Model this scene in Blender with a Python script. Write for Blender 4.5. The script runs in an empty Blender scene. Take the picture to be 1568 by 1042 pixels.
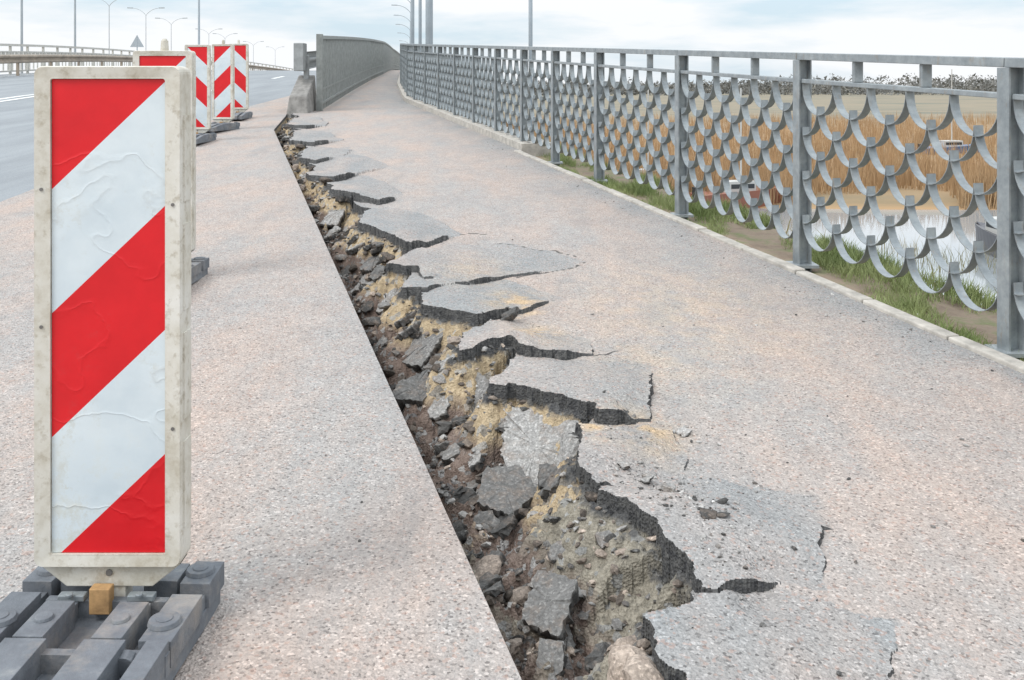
import bpy, bmesh, math, random
import numpy as np
from mathutils import Vector, Matrix
random.seed(7); rng=np.random.default_rng(5)
S=bpy.context.scene
S.view_settings.view_transform='Standard'; S.view_settings.look='None'; S.view_settings.exposure=0
# ------------------------------------------------------------ terrain profile
def prof(y):
    y=np.asarray(y,dtype=float)
    a=0.0446*np.minimum(y,20)
    t=np.clip(y-20,0,37); a=a+0.0446*t-0.0004*t*t
    t=np.clip(y-57,0,400); a=a+0.015*t-0.00025*t*t
    return np.maximum(a,-4.0)
def pf(y): return float(prof(y))
RX=([-20,0,3.85,19.2,26,35,45,57,80,120,160],[7.97,2.886,1.908,-1.99,-2.9,-3.85,-4.5,-4.9,-5.0,-4.0,-2.5])
def rail(y): return np.interp(y,*RX)
def crackx(y): return np.interp(y,[-20,0,13,15.4,17,20,25,30,38,57,120],[6.13,.529,-3.11,-3.5,-3.8,-3.95,-3.75,-4.2,-4.9,-6.7,-10.3])
def roadx(y): return np.interp(y,[-20,0,3,7.19,12,17.3,21.5,24,30,38,57,120,160],[-1.5,-2.9,-3.2,-3.70,-4.2,-4.64,-4.7,-4.35,-4.6,-5.3,-7.1,-10.9,-13])
def farx(y): return np.interp(y,[-20,10,37,60,100,120,160],[-9,-14,-19,-22.6,-25.5,-26.5,-28])
# ------------------------------------------------------------ noise
_T=rng.random((256,256))
def vn(x,y):
    xi=np.floor(x).astype(int); yi=np.floor(y).astype(int); fx=x-xi; fy=y-yi
    fx=fx*fx*(3-2*fx); fy=fy*fy*(3-2*fy)
    g=lambda i,j:_T[(xi+i)&255,(yi+j)&255]
    return (g(0,0)*(1-fx)+g(1,0)*fx)*(1-fy)+(g(0,1)*(1-fx)+g(1,1)*fx)*fy-0.5
def fbm(x,y,o=4,s=0):
    r=0;a=1
    for i in range(o):
        r=r+a*vn(x*2**i+17.3*i+s,y*2**i+9.1*i+s*1.7); a*=.5
    return r
# ------------------------------------------------------------ materials
def new_mat(name):
    m=bpy.data.materials.new(name); m.use_nodes=True
    nt=m.node_tree; b=nt.nodes['Principled BSDF']; return m,nt,b
class NB:
    def __init__(s,nt): s.nt=nt
    def n(s,t,**k):
        n=s.nt.nodes.new(t)
        for a,v in k.items(): setattr(n,a,v)
        return n
    def l(s,a,b): s.nt.links.new(a,b)
    def pos(s): return s.n('ShaderNodeNewGeometry').outputs['Position']
    def obj(s): return s.n('ShaderNodeTexCoord').outputs['Object']
    def mapv(s,v,sc):
        m=s.n('ShaderNodeMapping'); m.inputs['Scale'].default_value=sc; s.l(v,m.inputs['Vector']); return m.outputs[0]
    def noise(s,v,sc,det=4,rough=.6):
        n=s.n('ShaderNodeTexNoise'); n.inputs['Scale'].default_value=sc; n.inputs['Detail'].default_value=det
        n.inputs['Roughness'].default_value=rough; s.l(v,n.inputs['Vector']); return n.outputs['Fac']
    def vor(s,v,sc,out='Color',feat='F1'):
        n=s.n('ShaderNodeTexVoronoi',feature=feat); n.inputs['Scale'].default_value=sc; s.l(v,n.inputs['Vector']); return n.outputs[out]
    def ramp(s,f,st):
        r=s.n('ShaderNodeValToRGB'); e=r.color_ramp.elements
        while len(e)<len(st): e.new(.5)
        for i,(p,c) in enumerate(st):
            e[i].position=p; e[i].color=(c,c,c,1) if isinstance(c,(int,float)) else (*c,1)
        s.l(f,r.inputs[0]); return r.outputs[0]
    def mix(s,f,a,b,mode='MIX'):
        m=s.n('ShaderNodeMix',data_type='RGBA',blend_type=mode)
        for sock,v in ((m.inputs[0],f),(m.inputs[6],a),(m.inputs[7],b)):
            if isinstance(v,(int,float)): sock.default_value=v
            elif isinstance(v,tuple): sock.default_value=(*v,1)
            else: s.l(v,sock)
        return m.outputs[2]
    def math(s,op,a,b=0.0,clamp=False):
        m=s.n('ShaderNodeMath',operation=op); m.use_clamp=clamp
        for i,v in ((0,a),(1,b)):
            if isinstance(v,(int,float)): m.inputs[i].default_value=v
            else: s.l(v,m.inputs[i])
        return m.outputs[0]
    def attr(s,n): return s.n('ShaderNodeAttribute',attribute_name=n).outputs['Fac']
    def bump(s,h,st,d,b):
        n=s.n('ShaderNodeBump'); n.inputs['Strength'].default_value=st; n.inputs['Distance'].default_value=d
        s.l(h,n.inputs['Height']); s.l(n.outputs[0],b.inputs['Normal'])
def simple(name,col,rough=.7,metal=0,var=.25,sc=8,bump=.3,bd=.002):
    m,nt,b=new_mat(name); k=NB(nt); p=k.pos()
    f=k.noise(p,sc,5,.65); c2=tuple(c*(1-var) for c in col); c3=tuple(min(1,c*(1+var*.6)) for c in col)
    k.l(k.ramp(f,[(.3,c2),(.7,c3)]),b.inputs['Base Color'])
    b.inputs['Roughness'].default_value=rough; b.inputs['Metallic'].default_value=metal
    if bump: k.bump(k.noise(p,sc*12,3),bump,bd,b)
    return m
def mat_pavement():
    m,nt,b=new_mat('pavement_asphalt'); k=NB(nt); p=k.pos()
    dep=k.attr('dep'); gry=k.attr('grey'); snd=k.attr('sand'); crk=k.attr('crk')
    big=k.noise(k.mapv(p,(1.5,.6,1)),1.5,6,.68)
    med=k.noise(p,9,4,.65)
    base=k.mix(k.math('MULTIPLY',k.ramp(big,[(.38,0.0),(.62,1.0)]),.85),(.475,.385,.335),(.375,.365,.355))
    base=k.mix(gry,base,(.30,.305,.305))
    base=k.mix(k.math('MULTIPLY',snd,k.ramp(med,[(.4,.1),(.6,1.)])),base,(.56,.39,.22))
    base=k.mix(.55,base,k.ramp(med,[(.3,(.44,.44,.44)),(.7,(.56,.56,.56))]),'OVERLAY')
    vc=k.n('ShaderNodeSeparateColor'); k.l(k.vor(p,170),vc.inputs[0])
    sp=k.ramp(vc.outputs[0],[(0,.45),(.12,.82),(.5,1.0),(.86,1.06),(1,1.45)])
    base=k.mix(1.0,base,sp,'MULTIPLY')
    vr=k.n('ShaderNodeSeparateColor'); k.l(k.vor(p,120),vr.inputs[0])
    base=k.mix(k.ramp(vr.outputs[1],[(.90,0.),(.93,.35)]),base,(.44,.27,.21))
    dirt=k.noise(k.mapv(p,(1,.6,1)),30,4,.75)
    base=k.mix(k.ramp(dirt,[(.56,0.),(.75,.45)]),base,(.20,.19,.18))
    stn=k.noise(k.mapv(p,(1.1,.35,1)),3.2,5,.7)
    base=k.mix(k.ramp(stn,[(.54,0.),(.72,.42)]),base,(.25,.25,.25))
    base=k.mix(k.ramp(crk,[(.45,0.),(.62,.85)]),base,(.06,.058,.055))
    fine=k.noise(p,260,2,.7)
    frac=k.ramp(k.noise(p,60,3,.7),[(.3,(.04,.041,.045)),(.75,(.15,.147,.14))])
    px=k.n('ShaderNodeSeparateXYZ'); k.l(p,px.inputs[0])
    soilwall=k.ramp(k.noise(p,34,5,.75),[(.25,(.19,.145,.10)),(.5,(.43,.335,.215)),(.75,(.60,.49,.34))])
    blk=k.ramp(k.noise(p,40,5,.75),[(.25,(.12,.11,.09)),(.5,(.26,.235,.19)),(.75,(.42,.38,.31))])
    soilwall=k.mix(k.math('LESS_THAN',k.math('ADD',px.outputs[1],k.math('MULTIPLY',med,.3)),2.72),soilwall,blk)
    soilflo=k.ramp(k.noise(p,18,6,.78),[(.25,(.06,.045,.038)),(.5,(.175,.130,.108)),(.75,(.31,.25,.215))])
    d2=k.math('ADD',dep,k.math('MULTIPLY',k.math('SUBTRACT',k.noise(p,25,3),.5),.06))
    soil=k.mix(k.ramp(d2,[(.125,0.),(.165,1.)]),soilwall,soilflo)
    st=k.n('ShaderNodeSeparateColor'); k.l(k.vor(p,48),st.inputs[0])
    soil=k.mix(k.ramp(st.outputs[0],[(.82,0.),(.85,.7)]),soil,k.ramp(st.outputs[1],[(0,(.12,.125,.13)),(1,(.42,.42,.41))]))
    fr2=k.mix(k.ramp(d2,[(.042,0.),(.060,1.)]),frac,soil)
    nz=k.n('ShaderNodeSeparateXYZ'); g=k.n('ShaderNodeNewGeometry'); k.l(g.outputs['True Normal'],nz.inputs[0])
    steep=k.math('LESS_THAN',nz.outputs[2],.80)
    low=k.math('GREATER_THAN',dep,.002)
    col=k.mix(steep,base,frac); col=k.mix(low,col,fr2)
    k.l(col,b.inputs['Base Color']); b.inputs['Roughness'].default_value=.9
    b.inputs['Specular IOR Level'].default_value=.25
    h=k.math('ADD',k.math('MULTIPLY',fine,.6),k.vor(p,150,'Distance'))
    h=k.math('ADD',h,k.math('MULTIPLY',med,1.5))
    k.bump(h,.7,.007,b)
    return m
# ------------------------------------------------------------ mesh helpers
def mesh_obj(name,v,f,mats=(),parent=None,smooth=False,mi=None):
    me=bpy.data.meshes.new(name); me.from_pydata([tuple(a) for a in v],[],[tuple(a) for a in f])
    for m in mats: me.materials.append(m)
    if mi is not None: me.polygons.foreach_set('material_index',mi)
    if smooth: me.polygons.foreach_set('use_smooth',[True]*len(me.polygons))
    me.update(); o=bpy.data.objects.new(name,me); S.collection.objects.link(o)
    if parent: o.parent=parent
    return o
def empty(name,loc=(0,0,0),rz=0):
    e=bpy.data.objects.new(name,None); e.location=loc; e.rotation_euler=(0,0,rz); e.empty_display_size=.2
    S.collection.objects.link(e); return e
class MB:
    """accumulates boxes / tubes into one mesh"""
    def __init__(s): s.v=[];s.f=[];s.m=[]
    def add(s,v,f,m=0):
        o=len(s.v); s.v+= [tuple(a) for a in v]; s.f+=[tuple(i+o for i in q) for q in f]; s.m+=[m]*len(f)
    def box(s,a,b,m=0):
        x0,y0,z0=a;x1,y1,z1=b
        s.add([(x0,y0,z0),(x1,y0,z0),(x1,y1,z0),(x0,y1,z0),(x0,y0,z1),(x1,y0,z1),(x1,y1,z1),(x0,y1,z1)],
              [(0,3,2,1),(4,5,6,7),(0,1,5,4),(1,2,6,5),(2,3,7,6),(3,0,4,7)],m)
    def beam(s,A,B,w,h,m=0,up=Vector((0,0,1))):
        A=Vector(A);B=Vector(B);d=(B-A).normalized()
        if abs(d.z)>.95: up=Vector((0,1,0))
        r=d.cross(up).normalized(); u=r.cross(d).normalized()
        pts=[]
        for P in (A,B):
            for sx,sz in ((-1,-1),(1,-1),(1,1),(-1,1)): pts.append(P+r*sx*w/2+u*sz*h/2)
        s.add(pts,[(0,1,2,3),(7,6,5,4),(0,4,5,1),(1,5,6,2),(2,6,7,3),(3,7,4,0)],m)
    def tube(s,A,B,r0,r1=None,n=8,m=0):
        r1=r0 if r1 is None else r1; A=Vector(A);B=Vector(B);d=(B-A).normalized()
        u=d.orthogonal().normalized(); w=d.cross(u); pts=[]
        for P,r in ((A,r0),(B,r1)):
            for i in range(n):
                a=2*math.pi*i/n; pts.append(P+(u*math.cos(a)+w*math.sin(a))*r)
        s.add(pts,[(i,(i+1)%n,n+(i+1)%n,n+i) for i in range(n)]+[tuple(range(n-1,-1,-1)),tuple(range(n,2*n))],m)
    def obj(s,name,mats,parent=None,bevel=0,smooth=False):
        o=mesh_obj(name,s.v,s.f,mats,parent,smooth,s.m)
        if bevel:
            b=o.modifiers.new('bevel','BEVEL'); b.width=bevel; b.segments=2; b.limit_method='ANGLE'
        return o
# ------------------------------------------------------------ heaved plates (metres x,y, lift cm)
def P(s):
    r=[]
    for t in s.split():
        a,b,c=t.split(','); r.append((int(a)/100,int(b)/100,int(c)/100))
    return r
plates=[P(s) for s in (
 '26,195,4 28,187,4 31,174,4 33,160,3 35,120,2 66,120,0 66,164,0 75,201,0 55,212,0 38,206,3',
 '21,246,5 28,241,5 34,230,5 37,218,5 39,209,4 39,207,3 65,213,0 78,255,0 38,267,0 25,257,2',
 '17,272,5 21,250,5 30,255,2 47,261,0 51,284,0 48,296,1 39,295,3 30,293,4 18,295,4 20,283,4',
 '-9,315,8 3,316,7 13,312,7 24,306,6 24,303,5 43,306,1 51,358,0 21,373,0 1,367,2 -3,342,4',
 '-21,348,8 -10,363,8 -2,368,7 4,360,6 16,363,4 31,368,1 31,389,0 10,407,0 -10,409,2 -21,381,5',
 '-39,417,6 -25,407,6 -13,408,5 7,426,2 23,454,0 -8,485,0 -30,494,1 -43,456,4',
 '-51,448,6 -39,445,6 -28,462,4 -17,478,1 -8,498,0 -30,535,0 -50,526,2',
 '-64,493,7 -48,489,6 -44,470,5 -26,470,3 2,491,1 29,509,0 39,524,0 24,552,0 -14,564,2 -41,550,4 -56,524,6',
 '-92,597,7 -73,572,7 -57,546,6 -44,564,3 -33,598,0 -58,665,0 -89,699,1 -98,655,4',
 '-139,735,7 -119,716,7 -96,703,4 -81,749,0 -120,857,0 -152,876,2',
 '-165,814,7 -141,813,6 -129,876,2 -112,924,0 -165,1031,0 -189,949,3',
 '-200,942,7 -178,924,6 -166,993,1 -175,1094,0 -220,1066,3',
 '-244,1106,6 -218,1094,5 -201,1163,1 -241,1292,0 -273,1248,4',
 '-304,1333,5 -271,1313,5 -253,1360,1 -297,1537,0 -323,1472,3')]
BX=([0,1.5,1.82,2.13,2.63,2.89,3.20,3.58,3.89,4.37,4.85,5.44,6.30,7.19,8.18,9.48,10.94,12.92,15.11,16.3,17],
    [.75,.36,.35,.39,.25,.22,.22,.04,-.06,-.18,-.39,-.58,-.84,-1.13,-1.47,-1.89,-2.29,-2.79,-3.31,-3.66,-3.8])
hair=[[(-.14,5.64),(.02,5.6),(.24,5.52),(.36,5.35),(.39,5.24),(.29,5.09),(.02,4.91)],[(.31,3.68),(.36,3.70),(.40,3.74)],[(-.33,5.98),(-.25,6.02),(-.15,6.0)]]
def inpoly(x,y,p):
    r=np.zeros(x.shape,bool); n=len(p)
    for i in range(n):
        x1,y1=p[i][:2]; x2,y2=p[(i+1)%n][:2]
        if y1==y2: continue
        c=((y1>y)!=(y2>y)) & (x<(x2-x1)*(y-y1)/(y2-y1)+x1); r^=c
    return r
def pdist(x,y,p,closed=True):
    d=np.full(x.shape,9.); n=len(p)
    for i in range(n if closed else n-1):
        x1,y1=p[i][:2]; x2,y2=p[(i+1)%n][:2]; ex,ey=x2-x1,y2-y1
        t=np.clip(((x-x1)*ex+(y-y1)*ey)/(ex*ex+ey*ey),0,1); d=np.minimum(d,np.hypot(x-x1-t*ex,y-y1-t*ey))
    return d
def surface(x,y):
    """height above profile, depth below asphalt top, greyness, sandiness"""
    v=x-crackx(y)
    big=np.clip(y/4,.8,1.8)
    jx=.045*big*fbm(x*6/big,y*6/big,5,3.1)+.012*vn(x*45,y*45)
    jy=.060*big*fbm(x*6/big,y*6/big,5,8.7)+.012*vn(x*45+9,y*45)
    X=x+jx; Y=y+jy
    B=np.interp(Y,*BX)+.05*fbm(Y*3,Y*0+3,4)*np.clip(y/5,.5,2)
    active=(y<17.0)
    onbase=(X>B)|(v<=0)|(~active)
    top=onbase.copy()
    lift=np.full(x.shape,-1.); dist=np.maximum(B-X,0)*.95; ref=np.zeros(x.shape)
    for p in plates:
        xs=[q[0] for q in p]; ys=[q[1] for q in p]; m_=.3
        mk=(X>min(xs)-m_)&(X<max(xs)+m_)&(Y>min(ys)-m_)&(Y<max(ys)+m_)&(v>-.01)
        if not mk.any(): continue
        xx=X[mk];yy=Y[mk]; ins=inpoly(xx,yy,p)&(v[mk]>.015)
        num=0;den=0
        for q in p:
            w=1/(((xx-q[0])**2+(yy-q[1])**2)+.0004)**1.5; num=num+w*q[2]; den=den+w
        L0=num/den; L=np.where(ins,L0,-1.)
        lift[mk]=np.maximum(lift[mk],L)
        dd=np.where(ins,0,pdist(xx,yy,p)); near=dd<dist[mk]
        r=ref[mk]; r[near]=L0[near]; ref[mk]=r; dist[mk]=np.minimum(dist[mk],dd)
    heave=np.where(v>0,.012*np.exp(-np.clip(X-B,0,9)/.12)*active,0)
    pl=lift>=0
    top=top|pl
    h=np.where(pl,np.maximum(lift,0),heave)
    w=np.maximum(B-crackx(y),.08)
    t=np.clip(v/w,0,1.3)
    deep=np.interp(y,[1.5,2.2,2.7,3.2,6,12,16,17],[.14,.14,.17,.21,.21,.18,.1,.02])
    floor=-deep+.04*fbm(x*6,y*6,3,9)
    floor=floor-.12*np.exp(-((t-.44+.15*fbm(y*4,y*0,2,3))/.045)**2)*(y<2.5)
    slope=np.interp(y,[1.5,2.5,2.8,17],[.85,.85,1.15,1.15])*(1+.5*fbm(x*8,y*8,2,1.))
    face=ref-.045-slope*np.maximum(dist-.012,0)
    onf=np.clip((face-floor)/.03,0,1)
    soil=np.maximum(floor,face)
    rid=np.abs(fbm(x*14,y*14,4,2.2)); amp=np.interp(y,[2,6,16],[.9,1.3,1.2])*(1-.5*onf)
    soil=soil+amp*(.085*(rid-.2)+.04*fbm(x*34,y*34,3,4.4)+.05*fbm(x*5,y*5,2,6.))
    lim=np.where(dist<.3,ref-.03,-.03)
    soil=np.minimum(soil,np.minimum(lim,np.where(v<.1,-.045,9)))
    z=np.where(top,h,soil)
    dep=np.where(top,0,np.maximum(lim+.03-soil,.03))
    z=z+np.where(top,.0025*fbm(x*3,y*3,3),0)
    g=np.where(top&(v>0),np.exp(-np.clip(X-B,0,9)/.22)*.8*(active),0)
    g=np.where(pl,np.maximum(g,.85),g)
    g=g+np.where(v>0,.85*np.exp(-np.clip(rail(y)-.2-x,0,9)/.5),.5*np.exp(v/.14)*active)
    g=np.clip(g*(.8+.9*fbm(x*5,y*2,3)),0,1)
    sand=np.zeros(x.shape)
    for cx,cy,r in ((.40,2.93,.10),(.02,4.35,.13),(.25,2.92,.06),(.1,3.9,.10),(.75,4.3,.5),(-.2,4.9,.2),(.5,3.7,.25)):
        sand=np.maximum(sand,np.exp(-((x-cx)**2*1.0+(y-cy)**2*.35)/r**2)*(.85 if r<.2 else .28))
    sand=np.where(top,sand,0)
    return z,dep,g,sand
def Zs(x,y):
    z,_,_,_=surface(np.array([float(x)]),np.array([float(y)])); return float(z[0])+pf(y)
# ------------------------------------------------------------ pavement
M_pav=mat_pavement()
ys=list(np.linspace(-6,1.5,24))
y=1.5
while y<120:
    y+= y*(.0023 if y<5 else .004 if y<17.5 else .02); ys.append(y)
ys=np.array(ys); nl,nf,nr=26,280,44
rows=[]
for yy in ys:
    xl=float(roadx(yy)); xc=float(crackx(yy)); xk=float(rail(yy))-(.2 if yy<10.5 else .1)
    W=float(np.interp(yy,[0,1.7,4,14,20,24],[.85,.72,1.25,1.4,1.0,.4])); W=min(W,(xk-xc)*.9)
    a=np.linspace(xl,xc-.012,nl); c=xc+W*np.linspace(0,1,nf)**1.15; d=np.linspace(xc+W,xk,nr)[1:]
    rows.append(np.concatenate([a,[xc-.001],c[0:1]+.002,c[1:],d]))
X=np.array(rows); Y=np.repeat(ys[:,None],X.shape[1],1)
z,dep,gr,sd=surface(X.ravel(),Y.ravel()); Z=z+prof(Y.ravel())
ck=np.zeros(Z.shape); XR=X.ravel()+.02*fbm(X.ravel()*12,Y.ravel()*12,3,2.); YR=Y.ravel()+.03*fbm(X.ravel()*12,Y.ravel()*12,3,5.)
for hl in hair:
    hx=[q[0] for q in hl]; hy=[q[1] for q in hl]; mk=(XR>min(hx)-.1)&(XR<max(hx)+.1)&(YR>min(hy)-.1)&(YR<max(hy)+.1)
    wd_=.003+.0012*np.mean(hy); ck[mk]=np.maximum(ck[mk],np.exp(-(pdist(XR[mk],YR[mk],hl,False)/wd_)**2))
nr_,nc=X.shape
V=np.stack([X.ravel(),Y.ravel(),Z],1)
idx=np.arange(nr_*nc).reshape(nr_,nc)
F=np.stack([idx[:-1,:-1],idx[:-1,1:],idx[1:,1:],idx[1:,:-1]],-1).reshape(-1,4)
me=bpy.data.meshes.new('pavement'); me.vertices.add(len(V)); me.vertices.foreach_set('co',V.ravel())
me.loops.add(F.size); me.loops.foreach_set('vertex_index',F.ravel().astype(np.int32))
me.polygons.add(len(F)); me.polygons.foreach_set('loop_start',np.arange(0,F.size,4,dtype=np.int32))
me.polygons.foreach_set('loop_total',np.full(len(F),4,dtype=np.int32)); me.update(calc_edges=True)
for n,a in (('dep',dep),('grey',gr),('sand',sd),('crk',ck)):
    at=me.attributes.new(n,'FLOAT','POINT'); at.data.foreach_set('value',a.astype(np.float32))
me.polygons.foreach_set('use_smooth',[False]*len(F)); me.materials.append(M_pav)
pav=bpy.data.objects.new('cracked_pavement',me); S.collection.objects.link(pav)
# ------------------------------------------------------------ rubble
def ico(sub):
    bm=bmesh.new(); bmesh.ops.create_icosphere(bm,subdivisions=sub,radius=1)
    v=np.array([q.co[:] for q in bm.verts]); f=[[q.index for q in p.verts] for p in bm.faces]; bm.free(); return v,f
I1=ico(1);I2=ico(2);I3=ico(3)
class Rub:
    def __init__(s): s.v=[];s.f=[];s.t=[]
    def rock(s,c,size,tone,ic=I1,flat=.6):
        v,f=ic; v=v.copy()
        for _ in range(8):
            n=rng.normal(size=3); n/=np.linalg.norm(n); d=rng.uniform(.38,.8)
            q=v@n; v=v-np.outer(np.maximum(q-d,0),n)
        v=v+rng.normal(size=v.shape)*(.035 if len(v)>50 else .02)
        v*=np.array([rng.uniform(.8,1.5),rng.uniform(.8,1.5),flat])*size*1.15
        R=np.array(Matrix.Rotation(rng.uniform(0,6.3),3,'Z')@Matrix.Rotation(rng.uniform(-.6,.6),3,'X')); v=v@R.T
        o=len(s.v); s.v+=[tuple(a) for a in v+np.array(c)]; s.f+=[tuple(i+o for i in q) for q in f]; s.t+=[tone]*len(v)
    def slab(s,pts,th,tone,side=.03):
        pts=[Vector(p) for p in pts]; n=(pts[1]-pts[0]).cross(pts[2]-pts[0]).normalized()
        if n.z<0: n=-n
        out=[]
        for i,a in enumerate(pts):
            b=pts[(i+1)%len(pts)]; L=(b-a).length; k=max(2,int(L/.010))
            for j in range(k):
                p=a.lerp(b,j/k); out.append(p+Vector(rng.normal(size=3)*.0026))
        c=sum(out,Vector())/len(out); m=len(out); o=len(s.v)
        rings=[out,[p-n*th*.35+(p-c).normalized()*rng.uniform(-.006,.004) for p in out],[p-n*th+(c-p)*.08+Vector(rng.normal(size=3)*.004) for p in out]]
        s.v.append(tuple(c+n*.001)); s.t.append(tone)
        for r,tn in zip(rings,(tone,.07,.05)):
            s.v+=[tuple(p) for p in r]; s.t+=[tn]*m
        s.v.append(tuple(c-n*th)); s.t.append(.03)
        for j in range(m):
            q=(j+1)%m; s.f.append((o,o+1+j,o+1+q))
            for r in range(2): s.f.append((o+1+r*m+j,o+1+(r+1)*m+j,o+1+(r+1)*m+q,o+1+r*m+q))
            s.f.append((o+1+2*m+j,o+1+3*m,o+1+2*m+q))
    def frag(s,c,r,tone,tilt):
        """random angular slab fragment"""
        n=rng.integers(4,7); a0=rng.uniform(0,6.28); tx_,ty_=tilt; pts=[]
        for i in range(n):
            a=a0+6.283*(i+rng.uniform(-.25,.25))/n; q=r*rng.uniform(.65,1.15); dx,dy=q*math.cos(a),q*math.sin(a)*1.2
            pts.append((c[0]+dx,c[1]+dy,c[2]+dx*tx_+dy*ty_))
        s.slab(pts,min(.04,r*.55),tone)
    def obj(s,name,mat):
        o=mesh_obj(name,s.v,s.f,[mat]); a=o.data.attributes.new('tone','FLOAT','POINT')
        a.data.foreach_set('value',np.array(s.t,dtype=np.float32)); return o
def mat_rubble(tint=(1,.97,.93),name='broken_stone'):
    m,nt,b=new_mat(name); k=NB(nt); p=k.pos(); t=k.attr('tone')
    f=k.ramp(k.noise(p,70,4,.7),[(.25,.6),(.75,1.4)])
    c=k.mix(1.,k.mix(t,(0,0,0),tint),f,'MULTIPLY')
    c=k.mix(k.ramp(k.noise(p,22,4,.7),[(.5,0.),(.66,.55)]),c,(.23,.18,.145))
    sp=k.n('ShaderNodeSeparateColor'); k.l(k.vor(p,190),sp.inputs[0])
    c=k.mix(1.,c,k.ramp(sp.outputs[0],[(0,.7),(.8,1.),(1,1.4)]),'MULTIPLY')
    k.l(c,b.inputs['Base Color']); b.inputs['Roughness'].default_value=.9
    k.bump(k.noise(p,120,3,.7),.6,.006,b); return m
rb=Rub(); so=Rub()
def fl(x,y,dz=0): return (x,y,Zs(x,y)+dz)
N=4000
yr_=1.6*np.exp(rng.random(N)*math.log(16.3/1.6)); Br=np.interp(yr_,*BX); xcr=crackx(yr_)
xr_=xcr+.02+(Br-xcr)*rng.random(N)**1.2*1.0
zr_,dr_,_,_=surface(xr_,yr_); zr_=zr_+prof(yr_)
for x,y,zz,dp in zip(xr_,yr_,zr_,dr_):
    if dp<.03: continue
    sz=rng.choice([.004,.008,.014,.026],p=[.42,.36,.18,.04])*min(1.8,.7+y/8)
    tone=rng.choice([.06,.11,.20,.32,.48],p=[.20,.26,.26,.19,.09])
    (rb if rng.random()<.55 else so).rock((x,y,zz+sz*.25),sz,tone if tone<.42 else .45,I1 if sz<.03 else I2)
N=190; yf_=2.0*np.exp(rng.random(N)*math.log(15.5/2.0)); xc0=crackx(yf_); Bf=np.interp(yf_,*BX); xf_=xc0+.05+(Bf-xc0-.04)*rng.random(N)*.85
zf_,df_,_,_=surface(xf_,yf_); zf_=zf_+prof(yf_)
for x,y,zz,dp in zip(xf_,yf_,zf_,df_):
    if dp<.06: continue
    r=rng.uniform(.018,.048)*min(2.,.75+y/9); rb.frag((x,y,zz+r*.35),r,rng.choice([.07,.13,.22,.30]),(rng.uniform(-.2,.8),rng.uniform(-.5,.7)))
cr_=[]
for cx,cy,r,n in ((.42,2.50,.06,90),(.36,2.62,.05,60),(.50,2.40,.06,60),(.50,2.95,.04,16),(.48,2.2,.05,60),(.0,4.1,.08,20),(.3,3.0,.08,30),(.9,3.9,.5,24),(.7,2.7,.3,50),(.45,1.95,.1,20),(-.3,2.4,.25,14),(-.5,5.5,.3,30),(1.2,3.2,.5,20)):
    for i in range(n): cr_.append((cx+rng.normal()*r,cy+rng.normal()*r*1.2))
yk=rng.uniform(2.,12,260); xk_=rail(yk)-.25-np.abs(rng.normal(size=260))*.12; cr_+=list(zip(xk_,yk))
cr_=np.array(cr_); zc_,dc_,_,_=surface(cr_[:,0],cr_[:,1]); zc_=zc_+prof(cr_[:,1])
for (x,y),zz,dp in zip(cr_,zc_,dc_):
    if dp>0: continue
    sz=rng.choice([.0025,.004,.007],p=[.5,.37,.13]); rb.rock((x,y,zz+sz*.3),sz,rng.choice([.08,.2,.35,.45]),I1)
rb.rock(fl(.52,2.45,.004),.014,.06,I2); rb.rock(fl(.47,2.37,.002),.022,.05,I3,.3); rb.rock(fl(.50,2.375,.002),.014,.05,I2,.35); rb.rock(fl(.40,2.52,.008),.02,.28,I2)
rb.frag(fl(.51,2.96,.010),.024,.42,(.1,.1)); rb.frag(fl(-.01,4.10,.03),.045,.09,(.7,.2)); rb.frag(fl(.35,2.59,.012),.022,.30,(.1,.2)); rb.frag(fl(.30,2.66,.012),.022,.34,(.2,.2))
def zp(y,d): return pf(y)+d
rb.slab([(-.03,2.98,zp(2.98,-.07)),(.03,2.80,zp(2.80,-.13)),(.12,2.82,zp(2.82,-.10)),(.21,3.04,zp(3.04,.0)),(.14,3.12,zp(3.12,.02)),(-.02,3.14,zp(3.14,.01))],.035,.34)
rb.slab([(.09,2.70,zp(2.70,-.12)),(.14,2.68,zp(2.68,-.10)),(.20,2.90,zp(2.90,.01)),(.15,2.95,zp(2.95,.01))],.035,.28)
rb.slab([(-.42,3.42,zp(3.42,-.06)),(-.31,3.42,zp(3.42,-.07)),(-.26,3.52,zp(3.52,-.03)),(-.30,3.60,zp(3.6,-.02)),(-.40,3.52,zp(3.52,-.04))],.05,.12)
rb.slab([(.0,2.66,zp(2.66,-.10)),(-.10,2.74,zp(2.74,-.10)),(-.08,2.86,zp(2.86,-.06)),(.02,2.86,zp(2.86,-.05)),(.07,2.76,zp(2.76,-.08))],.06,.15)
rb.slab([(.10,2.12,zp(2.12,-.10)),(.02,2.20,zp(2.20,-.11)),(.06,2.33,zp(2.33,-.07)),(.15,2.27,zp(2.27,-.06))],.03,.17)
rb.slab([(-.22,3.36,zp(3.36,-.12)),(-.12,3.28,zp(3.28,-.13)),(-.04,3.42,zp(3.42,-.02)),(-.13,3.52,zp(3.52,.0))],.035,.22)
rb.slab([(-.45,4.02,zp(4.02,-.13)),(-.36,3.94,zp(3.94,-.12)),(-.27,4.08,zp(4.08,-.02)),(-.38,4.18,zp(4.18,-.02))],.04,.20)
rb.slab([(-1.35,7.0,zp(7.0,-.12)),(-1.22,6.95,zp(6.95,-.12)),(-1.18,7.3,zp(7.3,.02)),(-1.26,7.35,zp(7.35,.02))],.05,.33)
rb.slab([(-1.62,8.0,zp(8.0,-.12)),(-1.46,8.0,zp(8.0,-.12)),(-1.42,8.3,zp(8.3,.02)),(-1.55,8.35,zp(8.35,.02))],.05,.33)
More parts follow.
